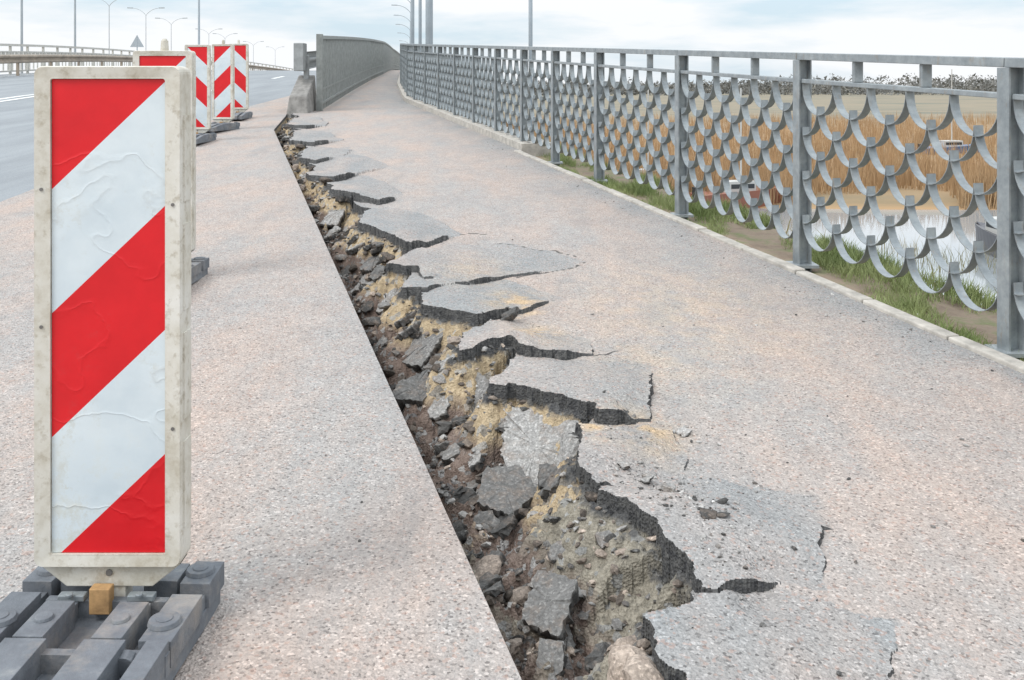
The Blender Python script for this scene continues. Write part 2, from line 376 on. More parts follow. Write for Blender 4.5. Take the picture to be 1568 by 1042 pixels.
rb.slab([(-.60,4.5,zp(4.5,-.12)),(-.50,4.45,zp(4.45,-.10)),(-.44,4.75,zp(4.75,-.0)),(-.54,4.8,zp(4.8,-.02))],.045,.18)
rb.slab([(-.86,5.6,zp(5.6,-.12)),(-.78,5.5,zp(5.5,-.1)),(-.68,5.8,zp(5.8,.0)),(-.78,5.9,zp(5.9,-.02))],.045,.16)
for x,y,r,tn in ((-.13,2.90,.045,.06),(-.07,2.98,.04,.07),(-.18,2.93,.035,.07),(-.33,3.85,.055,.30),(-.45,4.25,.05,.14),(-.8,5.4,.06,.12),(-.95,5.8,.06,.10),(-.7,5.1,.05,.14),(.08,2.04,.04,.17),(-.05,2.35,.035,.15),(-.22,3.2,.05,.17),(-.36,3.7,.04,.10)):
    rb.frag(fl(x,y,r*.5),r,tn,(rng.uniform(.1,.9),rng.uniform(-.4,.7)))
for x,y,sz,tn in ((-.07,2.45,.05,.26),(-.02,2.02,.03,.24),(.05,1.95,.045,.24),(.22,1.90,.045,.42),(.17,1.84,.045,.45),(.26,1.80,.04,.38),(.02,2.35,.03,.24),(.0,2.15,.03,.22),(.15,1.72,.06,.42),(.10,1.78,.03,.26)):
    so.rock(fl(x,y,sz*.25),sz,tn,I3,.7)
rb.obj('broken_asphalt_rubble',mat_rubble()); so.obj('soil_clods',mat_rubble((1,.82,.68),'dry_soil'))
# ------------------------------------------------------------ road
M_road,nt,b=new_mat('road_asphalt'); k=NB(nt); p=k.pos()
c=k.ramp(k.noise(k.mapv(p,(2,.25,1)),1.2,4,.6),[(.3,(.20,.215,.23)),(.7,(.275,.295,.31))])
c=k.mix(.4,c,k.ramp(k.noise(p,90,2),[(.3,.3),(.7,.7)]),'OVERLAY')
k.l(c,b.inputs['Base Color']); b.inputs['Roughness'].default_value=.8; k.bump(k.noise(p,120,2),.3,.004,b)
def ribbon(name,fl_,fr_,off,y0,y1,n,mat,cols=2,parent=None):
    v=[];f=[]; yy=np.linspace(y0,y1,n)
    for i,y in enumerate(yy):
        a=float(fl_(y)); c_=float(fr_(y))
        for j in range(cols): v.append((a+(c_-a)*j/(cols-1),y,pf(y)+off))
        if i:
            for j in range(cols-1):
                o=(i-1)*cols+j; f.append((o,o+1,o+cols+1,o+cols))
    return mesh_obj(name,v,f,[mat],parent)
ribbon('road',lambda y:farx(y)-.5,lambda y:roadx(y)+.0,-.012,-15,160,350,M_road,8)
M_paint=simple('road_paint',(.76,.76,.74),.7,var=.3,sc=6)
mk=MB()
def lane(y,o): return float(roadx(y))*(1-o)+float(farx(y))*o
for o,dash in ((.22,1),(.47,0),(.50,0),(.73,1),(.95,0)):
    y=5.
    while y<110:
        L=3 if dash else 4
        q=[(lane(y,o)-.07,y),(lane(y,o)+.07,y),(lane(y+L/2,o)+.07,y+L/2),(lane(y+L/2,o)-.07,y+L/2),(lane(y+L,o)+.07,y+L),(lane(y+L,o)-.07,y+L)]
        mk.add([(a,b_,pf(b_)-.007) for a,b_ in q],[(0,1,2,3),(3,2,4,5)])
        y+= 9 if dash else 4
mk.obj('lane_markings',[M_paint])
# ------------------------------------------------------------ kerb + ledge
M_conc=simple('kerb_concrete',(.47,.44,.395),.9,var=.35,sc=12,bump=.5,bd=.004)
kb=MB(); yy=list(np.arange(-6,10.6,.55))
for a,b_ in zip(yy[:-1],yy[1:]):
    A=Vector((float(rail(a))-.17,a,pf(a)-.065)); B=Vector((float(rail(b_-.012))-.17,b_-.012,pf(b_)-.065)); A.z+=rng.uniform(-.006,.006); kb.beam(A,B,.065,.16)
kb.obj('kerb',[M_conc],bevel=.006)
lb=MB(); yy=list(np.arange(10.6,60,1.2))
for a,b_ in zip(yy[:-1],yy[1:]):
    lb.beam((float(rail(a))+.08,a,pf(a)-.06),(float(rail(b_))+.08,b_,pf(b_)-.06),.36,.26)
lb.obj('bridge_edge_beam',[M_conc])
# ------------------------------------------------------------ railing (right)
M_galv,nt,b=new_mat('weathered_galvanised_steel'); k=NB(nt); p=k.pos()
c=k.ramp(k.noise(p,14,5,.7),[(.25,(.20,.225,.24)),(.5,(.29,.32,.335)),(.75,(.40,.43,.435))])
c=k.mix(k.ramp(k.noise(k.mapv(p,(1,1,.3)),40,3,.7),[(.58,0.),(.72,.45)]),c,(.30,.23,.16))
k.l(c,b.inputs['Base Color']); b.inputs['Roughness'].default_value=.45; b.inputs['Metallic'].default_value=.35
posts=[-2.1,-.6,.88,2.35,3.82,5.29,6.8,8.45,9.7,10.85,12.05,13.3,14.6,15.9,17.2,18.4,19.6]
y=19.6
while y<60: y+=1.5; posts.append(y)
while y<118: y+=3.; posts.append(y)
R=MB(); U=MB(); PO=MB()
def rp(y,h): return Vector((float(rail(y)),y,pf(y)+h))
for i,y in enumerate(posts):
    a=rp(y,0)
    d=(rp(y+.2,0)-rp(y-.2,0)); d.z=0; d.normalize(); n=Vector((d.y,-d.x,0))
    z0,z1=a.z-.08,a.z+1.065
    def pbox(cx,cy,hx,hy):
        c0=a+d*cx+n*cy
        pts=[]
        for zz in (z0,z1):
            for sx,sy in ((-1,-1),(1,-1),(1,1),(-1,1)):
                t=c0+d*sx*hx+n*sy*hy; pts.append((t.x,t.y,zz))
        PO.add(pts,[(0,3,2,1),(4,5,6,7),(0,1,5,4),(1,2,6,5),(2,3,7,6),(3,0,4,7)])
    pbox(0,-.033,.032,.004); pbox(0,.033,.032,.004); pbox(0,0,.004,.029)
    if y<12: PO.box((a.x-.07,a.y-.07,a.z-.03),(a.x+.07,a.y+.07,a.z-.015))
    if i==len(posts)-1: break
    b_=rp(posts[i+1],0); L=(b_-a).length; D=(b_-a)/L; up=Vector((0,0,1))
    R.beam(a+up*1.085,b_+up*1.085-D*.004,.07,.038); R.beam(a+D*.034+up*.955,b_-D*.034+up*.955,.05,.022)
    nb=2 if L<1.8 else 4
    for j in range(1,nb+1):
        c0=a+D*(L*j/(nb+1)); R.beam(c0+up*.966,c0+up*1.066,.045,.03)
    if y<40:
        nu=max(3,round((L-.07)/.27)); w=(L-.07)/nu; off=.116; H=.160; seg=16 if y<9 else 8
        nn=D.cross(up).normalized(); th=.003
        for r in range(7):
            zt=.945-off*r; sh=.5*(r%2)
            for j in range(nu+(r%2)):
                cx=.035+w*(j+.5-sh)
                pts=[];fc=[]
                for s_ in range(seg+1):
                    an=math.pi*s_/seg; u=cx-w/2*.99*math.cos(an); zz=zt-H*math.sin(an)**.9
                    if u<.034 or u>L-.034: continue
                    nx=-math.cos(an); nzv=-math.sin(an)
                    c0=a+D*u+up*zz
                    for e,sd_ in ((-1,-1),(1,-1),(1,1),(-1,1)):
                        pts.append(c0+nn*e*.021+(D*nx+up*nzv)*th*sd_*.5)
                m_=len(pts)//4
                for q_ in range(m_-1):
                    o=q_*4
                    for e in range(4): fc.append((o+e,o+(e+1)%4,o+4+(e+1)%4,o+4+e))
                if m_>1: U.add(pts,fc)
    else:
        for j in range(1,14):
            c0=a+D*(L*j/14); R.beam(c0+up*.1,c0+up*.94,.04,.02)
rl=empty('bridge_railing'); R.obj('rails',[M_galv],rl,bevel=.003); U.obj('fish_scale_infill',[M_galv],rl); PO.obj('posts',[M_galv],rl)
# ------------------------------------------------------------ left railing of the walkway
LX=([16.5,22.9,29.7,38,48,57,75,110,120],[-3.18,-3.70,-4.25,-4.92,-5.95,-6.85,-8.4,-10.4,-10.9])
def lx(y): return float(np.interp(y,*LX))
lr=empty('walkway_guard_rail'); G=MB(); y=16.5; M_gd=simple('painted_steel',(.24,.255,.245),.55,.2,.3,10)
first=True
while y<118:
    st=.26 if y<30 else .45 if y<60 else .9
    z=pf(y); G.beam((lx(y),y,z),(lx(y),y,z+1.2),.02,.09)
    if first: G.box((lx(y)-.05,y-.08,z-.1),(lx(y)+.05,y,z+1.27)); first=False
    y+=st
for a,b_ in zip(np.arange(16.5,117,1.),np.arange(17.5,118,1.)):
    for h,w_,t_ in ((1.22,.09,.06),(.12,.05,.04),(.35,.02,.03)): G.beam((lx(a),a,pf(a)+h),(lx(b_),b_,pf(b_)+h),w_,t_)
G.obj('balusters_and_rails',[M_gd],lr)
cb=MB()
for a,b_ in zip(np.arange(16.7,117,1.),np.arange(17.7,118,1.)): cb.beam((lx(a)-.32,a,pf(a)+.03),(lx(b_)-.32,b_,pf(b_)+.03),.34,.3)
cb.obj('bridge_parapet_base',[M_conc])
M_steel=simple('barrier_steel',(.34,.355,.355),.5,.35,.3,6)
def wbeam(mb,fx,y0,y1,st,h,side):
    prof_=[(0,-.155),(.07,-.12),(.07,-.06),(0,-.02),(0,.02),(.07,.06),(.07,.12),(0,.155)]
    yy=np.arange(y0,y1+.01,st); v=[];f=[]
    for i,y in enumerate(yy):
        for a,b2 in prof_: v.append((fx(y)+a*side,y,pf(y)+h+b2))
        if i:
            for j in range(7): o=(i-1)*8+j; f.append((o,o+1,o+9,o+8))
        if i%2==0: mb.beam((fx(y)-.06*side,y,pf(y)-.05),(fx(y)-.06*side,y,pf(y)+h+.1),.08,.1)
    mb.add(v,f)
cr=empty('crash_barrier'); c_=MB(); wbeam(c_,lambda y:lx(y)-.30,16.6,110,2.,.82,-1)
c_.box((lx(16.5)-.40,16.3,pf(16.5)+.66),(lx(16.5)-.24,16.6,pf(16.5)+1.12)); c_.obj('beam_and_posts',[M_steel],cr,bevel=.01)
tb=MB(); z=pf(16.5); tb.add([(-3.62,15.9,z-.1),(-3.26,15.9,z-.1),(-3.26,16.7,z-.1),(-3.62,16.7,z-.1),(-3.58,16.0,z+.25),(-3.3,16.0,z+.25),(-3.3,16.7,z+.6),(-3.58,16.7,z+.6)],
   [(4,5,6,7),(0,1,5,4),(1,2,6,5),(2,3,7,6),(3,0,4,7)]); tb.obj('concrete_end_block',[simple('old_concrete',(.26,.25,.235),.9,var=.4,sc=9)],bevel=.02)
M_pale=simple('pale_railing_paint',(.55,.54,.50),.6,.1,.2,6)
fr=empty('far_bridge_railing'); f_=MB(); fx=lambda y:float(farx(y))
y=12.
while y<125:
    f_.beam((fx(y),y,pf(y)-.1),(fx(y),y,pf(y)+1.1),.08,.08)
    y2=y+2.
    for h,w_,t_ in ((1.12,.09,.09),(.86,.06,.06),(.12,.06,.06)): f_.beam((fx(y),y,pf(y)+h),(fx(y2),y2,pf(y2)+h),w_,t_)
    for j in range(4):
        yj=y+.25+j*.5; f_.beam((fx(yj),yj,pf(yj)+.60),(fx(yj),yj,pf(yj)+.84),.03,.26)
        f_.beam((fx(yj),yj,pf(yj)+.14),(fx(yj),yj,pf(yj)+.60),.04,.04)
    y=y2
f_.obj('rails_and_posts',[M_pale],fr)
cr2=empty('crash_barrier'); c_=MB(); wbeam(c_,lambda y:fx(y)+1.0,12,125,2.,.6,1); c_.obj('beam_and_posts',[simple('rusty_barrier_steel',(.34,.28,.22),.6,.2,.4,2)],cr2)
dk=MB()
for a,b_ in zip(np.arange(24,158,2.),np.arange(26,160,2.)):
    xa,xb=fx(a)-.6,float(rail(a))+.2; xc_,xd=fx(b_)-.6,float(rail(b_))+.2; za,zb=pf(a),pf(b_)
    dk.add([(xa,a,za-.3),(xb,a,za-.3),(xb,a,za-1.3),(xa,a,za-1.3),(xc_,b_,zb-.3),(xd,b_,zb-.3),(xd,b_,zb-1.3),(xc_,b_,zb-1.3)],[(0,1,5,4),(1,2,6,5),(2,3,7,6),(3,0,4,7),(0,3,2,1),(4,5,6,7)])
for y in range(40,160,20):
    for x in (float(rail(y))-2,fx(y)+3,(float(rail(y))+fx(y))/2): dk.tube((x,y,-7),(x,y,pf(y)-1.2),.6,n=16)
dk.obj('bridge_deck',[M_conc])
# ------------------------------------------------------------ terrain / water
def terr(x,y):
    d=np.maximum(np.maximum(x-(rail(y)+.30),(farx(y)-1.2)-x),0)
    e=prof(y)-.045-np.where(x>rail(y)-.3,0,.4)-.02*(x>rail(y))
    e=e-np.maximum(y-23,0)*.5
    emb=e-np.maximum(d-.25,0)*.85+.05*fbm(x*2,y*2,3)*np.clip(d,0,1)
    ch=np.sin(x*.03)*1.5+3*fbm(x*.04,y*.04,2)
    g=-4.7+.25*fbm(x*.2,y*.2,3)-1.3*np.clip((y+ch-8)/3,0,1)*np.clip((50+ch-y)/3,0,1)*np.clip((x-1)/3,0,1)
    return np.maximum(emb,g)
xs=np.concatenate([-np.geomspace(3000,30,30),np.arange(-29,-2,1.),np.arange(-2,12,.25),np.arange(12,60,1.5),np.geomspace(60,3000,40)])
yt=np.concatenate([[-300,-100,-40],np.arange(-20,26,.5),np.arange(26,80,1.5),np.geomspace(80,9000,50)])
XX,YY=np.meshgrid(xs,yt); ZZ=terr(XX.ravel(),YY.ravel()); n_=len(xs); vv=np.stack([XX.ravel(),YY.ravel(),ZZ],1)
ff=[(i*n_+j,i*n_+j+1,(i+1)*n_+j+1,(i+1)*n_+j) for i in range(len(yt)-1) for j in range(n_-1)]
M_gr,nt,b=new_mat('wetland_ground'); k=NB(nt); p=k.pos(); sx=k.n('ShaderNodeSeparateXYZ'); k.l(p,sx.inputs[0])
nz=k.noise(p,5,5,.7); nb_=k.noise(k.mapv(p,(.02,.06,1)),1.,4,.6)
soil=k.ramp(nz,[(.3,(.17,.125,.09)),(.5,(.24,.185,.135)),(.64,(.16,.17,.08)),(.8,(.20,.25,.09))])
reed=k.ramp(nb_,[(.3,(.26,.165,.085)),(.5,(.36,.235,.125)),(.7,(.22,.17,.10))])
far=k.ramp(nb_,[(.3,(.13,.14,.11)),(.55,(.26,.215,.15)),(.75,(.13,.155,.12))])
c=k.mix(k.ramp(k.math('MULTIPLY',sx.outputs[1],.01),[(.40,0.),(.46,1.)]),soil,reed)
c=k.mix(k.ramp(k.math('MULTIPLY',sx.outputs[1],.001),[(.12,0.),(.2,1.)]),c,far)
k.l(c,b.inputs['Base Color']); b.inputs['Roughness'].default_value=.95; k.bump(nz,.5,.05,b)
mesh_obj('wetland_ground',vv,ff,[M_gr],smooth=True)
M_w,nt,b=new_mat('river_water'); k=NB(nt); b.inputs['Base Color'].default_value=(.30,.33,.35,1); b.inputs['Roughness'].default_value=.05; b.inputs['IOR'].default_value=1.7
k.bump(k.noise(k.mapv(k.pos(),(1,2.5,1)),1.5,3),.05,.02,b)
mesh_obj('river_water',[(-400,4,-5),(500,4,-5),(500,80,-5),(-400,80,-5)],[(0,1,2,3)],[M_w])
def blades(name,x,y,z,s,h0,h1,w,mat,lean=.3):
    n=len(x); h=rng.uniform(h0,h1,n)*s; a=rng.uniform(0,6.28,n); lx_=rng.normal(size=n)*lean*h; ly_=rng.normal(size=n)*lean*h; dx=np.cos(a)*w*s; dy=np.sin(a)*w*s
    A=np.stack([np.stack([x-dx,y-dy,z],1),np.stack([x+dx,y+dy,z],1),np.stack([x+dx*.6+lx_*.4,y+dy*.6+ly_*.4,z+h*.6],1),np.stack([x-dx*.6+lx_*.4,y-dy*.6+ly_*.4,z+h*.6],1),np.stack([x+lx_,y+ly_,z+h],1)],1).reshape(-1,3)
    c=np.arange(n)*5; me=bpy.data.meshes.new(name); me.vertices.add(len(A)); me.vertices.foreach_set('co',A.ravel())
    L=np.stack([c,c+1,c+2,c+3,c+3,c+2,c+4],1).ravel().astype(np.int32); me.loops.add(len(L)); me.loops.foreach_set('vertex_index',L)
    me.polygons.add(2*n); ls=np.stack([np.arange(n)*7,np.arange(n)*7+4],1).ravel().astype(np.int32); me.polygons.foreach_set('loop_start',ls)
    me.polygons.foreach_set('loop_total',np.tile([4,3],n).astype(np.int32)); me.update(calc_edges=True); me.materials.append(mat)
    o=bpy.data.objects.new(name,me); S.collection.objects.link(o); return o
def leafmat(name,a,b2,sc):
    m,nt,b=new_mat(name); k=NB(nt); k.l(k.ramp(k.noise(k.pos(),sc,3),[(.3,a),(.7,b2)]),b.inputs['Base Color']); b.inputs['Roughness'].default_value=.8; return m
n=90000; y=rng.uniform(2.2,12.5,n); o_=rng.uniform(-.12,.6,n); x=rail(y)+o_; dn=fbm(x*4,y*2.2,4)-.25*np.maximum(0,.0-o_)*4
k_=(dn>-.10)&(rng.random(n)<.42+dn*2.0); x,y,o_,dn=x[k_],y[k_],o_[k_],dn[k_]
blades('verge_grass',x,y,terr(x,y)-.01,.5+.35*np.minimum(1,np.abs(o_+.02)*4)+np.maximum(0,dn),.025,.085,.0024,leafmat('grass_blades',(.13,.19,.05),(.34,.38,.17),3),.4)
n=7000; y=rng.uniform(2,22,n); x=rail(y)+.6+np.abs(rng.normal(size=n))*1.3
blades('embankment_grass',x,y,terr(x,y)-.02,np.ones(n),.06,.2,.006,leafmat('dry_grass',(.16,.18,.07),(.42,.36,.2),2),.4)
n=36000; y=49+rng.random(n)**2*110; x=rng.uniform(-.05,.65,n)*y; dn=fbm(x*.1,y*.1,3); z=terr(x,y); k_=(dn>-.28)&(z>-4.98)
x,y,z,dn=x[k_],y[k_],z[k_],dn[k_]
blades('reed_bed',x,y,z,1+.3*dn,.9,1.9,.03,leafmat('reeds',(.27,.165,.08),(.46,.31,.17),.3),.12)
n=5000; y=rng.uniform(20,40,n); x=rng.uniform(.25,.6,n)*y+rng.normal(size=n); k_=fbm(x*.3,y*.3,2)>.30; x,y=x[k_],y[k_]
blades('water_reeds',x,y,np.full(len(x),-5.1),np.ones(len(x)),.5,1.0,.012,leafmat('marsh',(.14,.15,.07),(.34,.28,.17),.5),.25)
nt_=2300; tx=rng.uniform(-600,1000,nt_); ty=rng.uniform(540,800,nt_); TH=np.maximum(4,8.5+9*fbm(tx*.012,ty*.004,3)+rng.normal(size=nt_)*1.5)
m_=60; x=np.repeat(tx,m_);y=np.repeat(ty,m_);H=np.repeat(TH,m_); n=len(x); a=rng.uniform(0,6.28,n); t=rng.random(n); r=(1-np.abs(t-.35)*1.3)*H*.6*rng.random(n)**.5
c0=np.stack([x+np.cos(a)*r*1.6,y+np.sin(a)*r,-5+H*(.0+1.*t)],1)[:,None,:]; tri=c0+rng.normal(size=(n,3,3))*rng.uniform(.3,.95,n)[:,None,None]
v=tri.reshape(-1,3); me=bpy.data.meshes.new('distant_tree_line'); me.vertices.add(len(v)); me.vertices.foreach_set('co',v.ravel()); me.loops.add(len(v)); me.loops.foreach_set('vertex_index',np.arange(len(v),dtype=np.int32))
me.polygons.add(n); me.polygons.foreach_set('loop_start',np.arange(0,3*n,3,dtype=np.int32)); me.polygons.foreach_set('loop_total',np.full(n,3,dtype=np.int32)); me.update(calc_edges=True)
me.materials.append(leafmat('distant_trees',(.12,.125,.12),(.22,.21,.19),.05)); o=bpy.data.objects.new('distant_tree_line',me); S.collection.objects.link(o)  # lighter grey foliage colour: distance haze is painted into it
# ------------------------------------------------------------ barrier boards
def mat_board(sgn,ph):
    m,nt,b=new_mat('red_white_reflective_foil'); k=NB(nt); o=k.obj(); sx=k.n('ShaderNodeSeparateXYZ'); k.l(o,sx.inputs[0])
    t=k.math('SUBTRACT',sx.outputs[2],k.math('MULTIPLY',sx.outputs[0],.95*sgn))
    t=k.math('FRACT',k.math('ADD',k.math('MULTIPLY',t,1/.489),ph))
    st=k.math('LESS_THAN',t,.5)
    n1=k.noise(o,7,5,.6)
    white=k.ramp(n1,[(.3,(.54,.61,.65)),(.6,(.64,.70,.725))]); red=k.ramp(n1,[(.3,(.56,.003,.008)),(.7,(.70,.006,.012))])
    w=k.noise(k.mapv(o,(1,1,1)),4,6,.7)
    nw=k.n('ShaderNodeTexNoise'); nw.inputs['Scale'].default_value=4; nw.inputs['Detail'].default_value=5; k.l(o,nw.inputs['Vector'])
    wr=k.noise(k.mapv(k.mix(.2,o,nw.outputs['Color']),(1,1,2.2)),5,1,.5)
    rid=k.ramp(k.math('ABSOLUTE',k.math('SUBTRACT',wr,.5)),[(0,1.),(.012,.3),(.03,0.)])
    white=k.mix(k.math('MULTIPLY',rid,k.ramp(w,[(.45,0.),(.6,.28)])),white,(.40,.38,.34))
    sc_=k.noise(o,60,4,.8)
    white=k.mix(k.math('MULTIPLY',k.ramp(w,[(.50,0.),(.66,1.)]),k.ramp(sc_,[(.5,0.),(.62,.5)])),white,(.46,.43,.34))
    low=k.math('MULTIPLY',k.ramp(k.math('ADD',sx.outputs[2],.5),[(.05,1.),(.3,0.)]),k.ramp(k.noise(o,14,5,.75),[(.48,0.),(.62,.5)]))
    white=k.mix(low,white,(.48,.46,.36))
    red=k.mix(k.math('MULTIPLY',k.ramp(w,[(.55,0.),(.7,1.)]),k.ramp(sc_,[(.52,0.),(.66,.35)])),red,(.42,.06,.06))
    c=k.mix(st,white,red)
    k.l(c,b.inputs['Base Color']); b.inputs['Roughness'].default_value=.40
    h=k.math('ADD',k.math('MULTIPLY',rid,.45),k.math('MULTIPLY',k.noise(k.mapv(o,(1,1,1.8)),6,3,.5),1.2)); k.bump(h,.42,.004,b); return m
M_frame,nt,b=new_mat('dirty_white_plastic'); k=NB(nt); p=k.pos()
c=k.ramp(k.noise(p,9,6,.7),[(.3,(.42,.375,.29)),(.5,(.60,.57,.50)),(.7,(.69,.67,.62))])
c=k.mix(k.ramp(k.noise(p,45,3,.7),[(.54,0.),(.7,.6)]),c,(.33,.28,.20)); k.l(c,b.inputs['Base Color']); b.inputs['Roughness'].default_value=.5; k.bump(k.noise(p,30,4),.3,.003,b)
M_rub,nt,b=new_mat('recycled_rubber'); k=NB(nt); p=k.pos()
c=k.ramp(k.noise(p,12,5,.7),[(.3,(.10,.11,.125)),(.6,(.165,.18,.20)),(.8,(.28,.29,.29))]); c=k.mix(k.ramp(k.noise(p,5,5,.75),[(.50,0.),(.75,.65)]),c,(.38,.33,.28))
k.l(c,b.inputs['Base Color']); b.inputs['Roughness'].default_value=.75; k.bump(k.noise(p,110,4,.7),.55,.004,b)
M_dark=simple('dark_bolt',(.16,.15,.14),.6)
M_wood=simple('wood_wedge',(.42,.25,.11),.8,0,.4,30)
def rrect(w,h,r,n=5):
    o=[]
    for cx,cz,a0 in ((w/2-r,h/2-r,0),(-w/2+r,h/2-r,90),(-w/2+r,-h/2+r,180),(w/2-r,-h/2+r,270)):
        for i in range(n+1):
            a=math.radians(a0+90*i/n); o.append((cx+r*math.cos(a),cz+r*math.sin(a)))
    return o
def board(x,y,sgn,ph,rz=0,lamp=False):
    e=empty('traffic_barrier_board',(x,y,pf(y)),rz)
    W,H=.290,.985; zc=.133+H/2
    o=rrect(W,H,.016); n=len(o); f=[]
    inn=rrect(W-.064,H-.05,.005)
    fr_=[(a,-.030,c2) for a,c2 in o]; fr2=[(a*.985,-.037,c2*.996) for a,c2 in o]; bk=[(a,.024,c2) for a,c2 in o]
    i0=[(a*1.02,-.034,c2*1.006) for a,c2 in inn]; i1=[(a,-.034,c2) for a,c2 in inn]; i2=[(a,-.026,c2) for a,c2 in inn]
    v=bk+fr_+fr2+i0+i1+i2
    for j in range(n):
        q=(j+1)%n
        for r in range(5): f.append((r*n+j,(r+1)*n+j,(r+1)*n+q,r*n+q))
    f.append(tuple(range(n)))
    sh=mesh_obj('plastic_frame',v,f,[M_frame],e); sh.location=(0,0,zc)
    rb_=MB()
    for s_ in (-1,1):
        for j in range(4):
            zz=-.42+j*.215; rb_.box((s_*(W/2)-.004,-.022,zz),(s_*(W/2)+.003,.018,zz+.17))
    for j,(a,c2) in enumerate(((-.129,.25),(-.129,-.02),(.129,.22),(.129,-.22))): rb_.tube((a,-.0365,c2),(a,-.0380,c2),.0035,n=10,m=1)
    rr=rb_.obj('edge_ribs_and_bolts',[M_frame,M_dark],e); rr.location=(0,0,zc)
    pn=MB(); hw,hh=(W-.066)/2,(H-.052)/2; pn.add([(-hw,-.028,-hh),(hw,-.028,-hh),(hw,-.028,hh),(-hw,-.028,hh)],[(0,1,2,3)])
    pq=pn.obj('striped_panel',[mat_board(sgn,ph)],e); pq.location=(0,0,zc)
    ft=MB(); z0=.134; ft.add([(-.14,-.024,z0),(.14,-.024,z0),(.085,-.024,.09),(-.085,-.024,.09),(-.14,.022,z0),(.14,.022,z0),(.085,.022,.09),(-.085,.022,.09)],
       [(0,3,2,1),(4,5,6,7),(3,7,6,2),(0,4,7,3),(1,2,6,5)]); ft.box((-.03,-.02,.02),(.03,.02,.092)); ft.tube((0,-.024,.118),(0,-.028,.118),.007,n=10,m=1)
    ft.obj('foot_tenon',[M_frame,M_dark],e,bevel=.003)
    if lamp:
        lp=MB(); lp.tube((0,0,zc+H/2),(0,0,zc+H/2+.05),.02,.017,12); lp.tube((0,0,zc+H/2+.05),(0,0,zc+H/2+.06),.013,.01,12); lp.obj('lifting_cap',[M_frame],e)
    ba=MB(); yr=.10; yf=-.68
    ba.box((-.185,yf+.02,0),(.185,yr-.01,.035))
    for s_ in (-1,1):
        ba.box((s_*.160-.030,-.20,.035),(s_*.160+.030,-.035,.083)); ba.box((s_*.160-.030,.005,.035),(s_*.160+.030,yr,.083)); ba.box((s_*.160-.022,-.05,.035),(s_*.160+.022,.02,.062))
        ba.box((s_*.072-.028,-.20,.035),(s_*.072+.028,-.075,.088)); ba.box((s_*.072-.020,-.08,.035),(s_*.072+.020,-.045,.070))
        ba.box((s_*.085-.034,.02,.035),(s_*.085+.034,yr-.004,.080))
        ba.tube((s_*.155,.055,.083),(s_*.155,.055,.091),.030,.027,20); ba.tube((s_*.155,.055,.091),(s_*.155,.055,.093),.016,.015,16); ba.tube((s_*.155,-.14,.083),(s_*.155,-.14,.092),.031,.028,20); ba.tube((s_*.155,-.14,.092),(s_*.155,-.14,.094),.016,.015,16)
        ba.tube((s_*.072,-.14,.088),(s_*.072,-.14,.094),.018,.016,14)
        for xx,hw_ in ((s_*.168,.02),(s_*.072,.038)):
            z1,z2=.088,.050
            ba.add([(xx-hw_,-.205,.03),(xx+hw_,-.205,.03),(xx+hw_,yf,.0),(xx-hw_,yf,.0),(xx-hw_,-.205,z1),(xx+hw_,-.205,z1),(xx+hw_,-.42,z1-.004),(xx-hw_,-.42,z1-.004),(xx+hw_,yf,z2),(xx-hw_,yf,z2)],
             [(4,5,6,7),(7,6,8,9),(0,4,7,9,3),(1,2,8,6,5),(3,9,8,2),(0,1,5,4)])
        ba.tube((s_*.119,-.215,.06),(s_*.119,-.235,.055),.02,n=12)
    ba.box((-.19,-.225,.03),(.19,-.205,.070)); ba.box((-.12,-.04,.03),(.12,-.022,.07))
    for j in range(1,4): ba.box((-.18,-.205-.12*j-.02,.02),(.18,-.205-.12*j,.055))
    bo=ba.obj('rubber_base',[M_rub],e,bevel=.006); bo.rotation_euler=(0,0,-.03)
    wd=MB(); wd.box((-.028,-.055,.05),(.012,-.030,.10)); wd.obj('wooden_wedge',[M_wood],e,bevel=.002)
    cl_=MB()
    for s_ in (-1,1): cl_.box((s_*.068-.026,-.045,.07),(s_*.068+.026,-.025,.082)); cl_.tube((s_*.068,-.05,.083),(s_*.068,-.05,.09),.008,n=6)
    cl_.obj('steel_clamps',[M_galv],e,bevel=.002)
    return e
board(-.795,1.99,1,.272,0,False); board(-1.71,4.9,1,.272,.03,True); board(-3.66,11.6,-1,.272,.05,False); board(-3.80,13.1,1,.272,-.12,True); board(-4.12,15.0,-1,.3,.1,True)
# ------------------------------------------------------------ lamps & poles
M_pole=simple('pole_steel',(.40,.45,.49),.5,.3,.1,2,0)
def lamp(x,y,h=10,arms=(1,-1),base=-5.,r=.09):
    e=empty('street_lamp',(x,y,0)); m=MB(); zt=pf(min(y,110))+h
    m.tube((0,0,base),(0,0,zt-1),r*1.2,r*.6,8)
    for s_ in arms:
        pv=Vector((0,0,zt-1))
        for j in range(1,7):
            t=j/6; q=Vector((s_*1.9*t**1.3,0,zt-1+1.1*math.sin(t*1.5))); m.tube(pv,q,r*.5,n=6); pv=q
        m.beam(pv,pv+Vector((s_*.75,0,.02)),.28,.12)
    m.obj('pole_and_arms',[M_pole],e)
for x,y in ((-51,126),(-52.6,143),(-56.5,165),(-60,197),(-62,215),(-66,254),(-69,290)): lamp(x,y,r=.07)
for x,y in ((-26.6,54),(-27,61.5),(-19.5,62)): lamp(x,y,r=.08)
for i,y in enumerate((96,108,122,138,158,182,212,250,300)): lamp(-.104*y+ .3,y,10,(-1,),r=.1)
for x,y,r in ((-3.05,30.5,.055),(-3.0,32.5,.05),(-2.62,31.5,.11),(.82,44,.085)):
    m=MB(); m.tube((x,y,-5),(x,y,14),r*1.15,r,12); m.obj('tall_mast',[M_pole],smooth=True)
e=empty('warning_sign',(-22.6,60,pf(60))); m=MB(); m.tube((0,0,-.3),(0,0,2.1),.035,n=8)
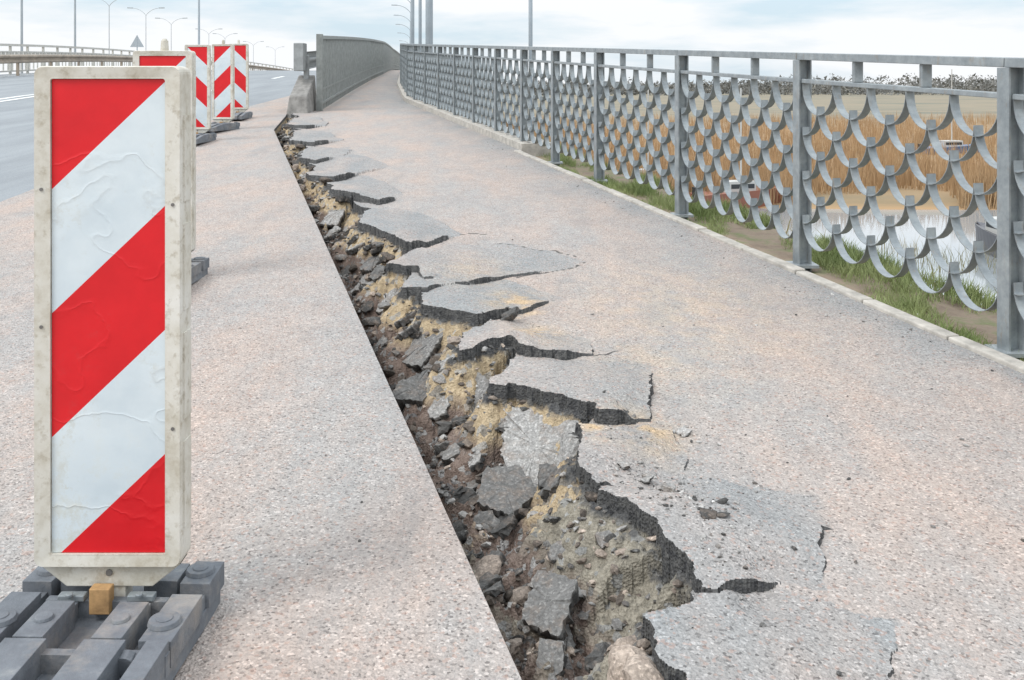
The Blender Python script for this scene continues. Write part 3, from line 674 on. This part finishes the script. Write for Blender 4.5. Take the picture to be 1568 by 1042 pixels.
m.add([(-.42,-.02,1.4),(.42,-.02,1.4),(0,-.02,2.13),(-.42,.0,1.4),(.42,.0,1.4),(0,.0,2.13)],[(0,1,2),(5,4,3),(0,3,4,1),(1,4,5,2),(2,5,3,0)]); m.obj('triangle_plate_and_post',[M_pole],e)
def boat(x,y,L,rz,hull,mast=0):
    e=empty('moored_boat',(x,y,-5),rz); m=MB(); n=10; v=[];f=[]
    for i in range(n+1):
        t=i/n; w=L*.16*(1-t**2.6)**.6 if t<1 else .01; xx=L*(t-.5)
        v+=[(xx,-w,.75+.25*t),(xx,-w*.75,.0),(xx,w*.75,0),(xx,w,.75+.25*t),(xx,0,.7+.2*t)]
        if i:
            o=(i-1)*5
            for a,b2 in ((0,1),(1,2),(2,3),(3,4),(4,0)): f.append((o+a,o+b2,o+5+b2,o+5+a))
    m.add(v,f,0); m.add([v[0],v[1],v[2],v[3],v[4]],[(0,1,2,3,4)],0)
    m.box((-L*.18,-L*.09,.7),(L*.12,L*.09,1.35),1); m.box((-L*.16,-L*.092,1.0),(L*.10,L*.092,1.22),2); m.box((-L*.53,-.15,.2),(-L*.49,.15,1.1),2)
    if mast: m.tube((0,0,.7),(0,0,mast),.05,.04,8,1)
    m.obj('hull_cabin_mast',[simple('hull_paint',hull,.4,0,.1,2,0),simple('boat_white',(.5,.5,.48),.4,0,.1,2,0),simple('boat_dark',(.03,.035,.04),.4,0,.1,2,0)],e)
boat(38,86,6,.2,(.10,.18,.34),7.5); boat(11.5,50,5,.3,(.30,.12,.08),6); boat(7.8,57,5,.9,(.25,.10,.08),7); boat(17.6,36,3.2,1.6,(.10,.10,.11))
# ------------------------------------------------------------ light
SE=math.radians(50); AZ=math.radians(235)
w=bpy.data.worlds.new('World'); S.world=w; w.use_nodes=True; k=NB(w.node_tree); bg=w.node_tree.nodes['Background']
sky=k.n('ShaderNodeTexSky',sky_type='NISHITA'); sky.sun_disc=False; sky.sun_elevation=SE; sky.sun_rotation=AZ; sky.air_density=1.0; sky.dust_density=2.0; sky.ozone_density=1.5
tc=k.n('ShaderNodeTexCoord').outputs['Generated']
cl=k.ramp(k.noise(k.mapv(tc,(1,1,5)),3.2,6,.55),[(.38,.0),(.54,1.)])
col=k.mix(cl,k.mix(.8,sky.outputs[0],(5.3,6.4,7.2)),(7.0,7.15,7.3))
sz_=k.n('ShaderNodeSeparateXYZ'); k.l(tc,sz_.inputs[0]); zr=k.ramp(sz_.outputs[2],[(0.07,1.0/1.9),(.9,1.0)])
col=k.mix(1.,col,zr,'MULTIPLY'); col=k.mix(1.,col,(1.9,1.9,1.9),'MULTIPLY')
k.l(col,bg.inputs[0]); bg.inputs[1].default_value=.14
sd_=bpy.data.lights.new('sun','SUN'); sd_.energy=1.8; sd_.angle=math.radians(24); sd_.color=(1,.975,.94); so_=bpy.data.objects.new('sun',sd_); S.collection.objects.link(so_)
dirv=Vector((math.sin(AZ)*math.cos(SE),math.cos(AZ)*math.cos(SE),math.sin(SE)))
so_.rotation_euler=dirv.to_track_quat('Z','Y').to_euler()
# ------------------------------------------------------------ camera
cd=bpy.data.cameras.new('camera'); cam=bpy.data.objects.new('camera',cd); S.collection.objects.link(cam); S.camera=cam
cam.location=(0,0,1.17); cam.rotation_euler=(math.radians(90),0,0); cd.sensor_width=36; cd.lens=36*1524/1568; cd.shift_y=-391/1568
cd.clip_start=.05; cd.clip_end=20000
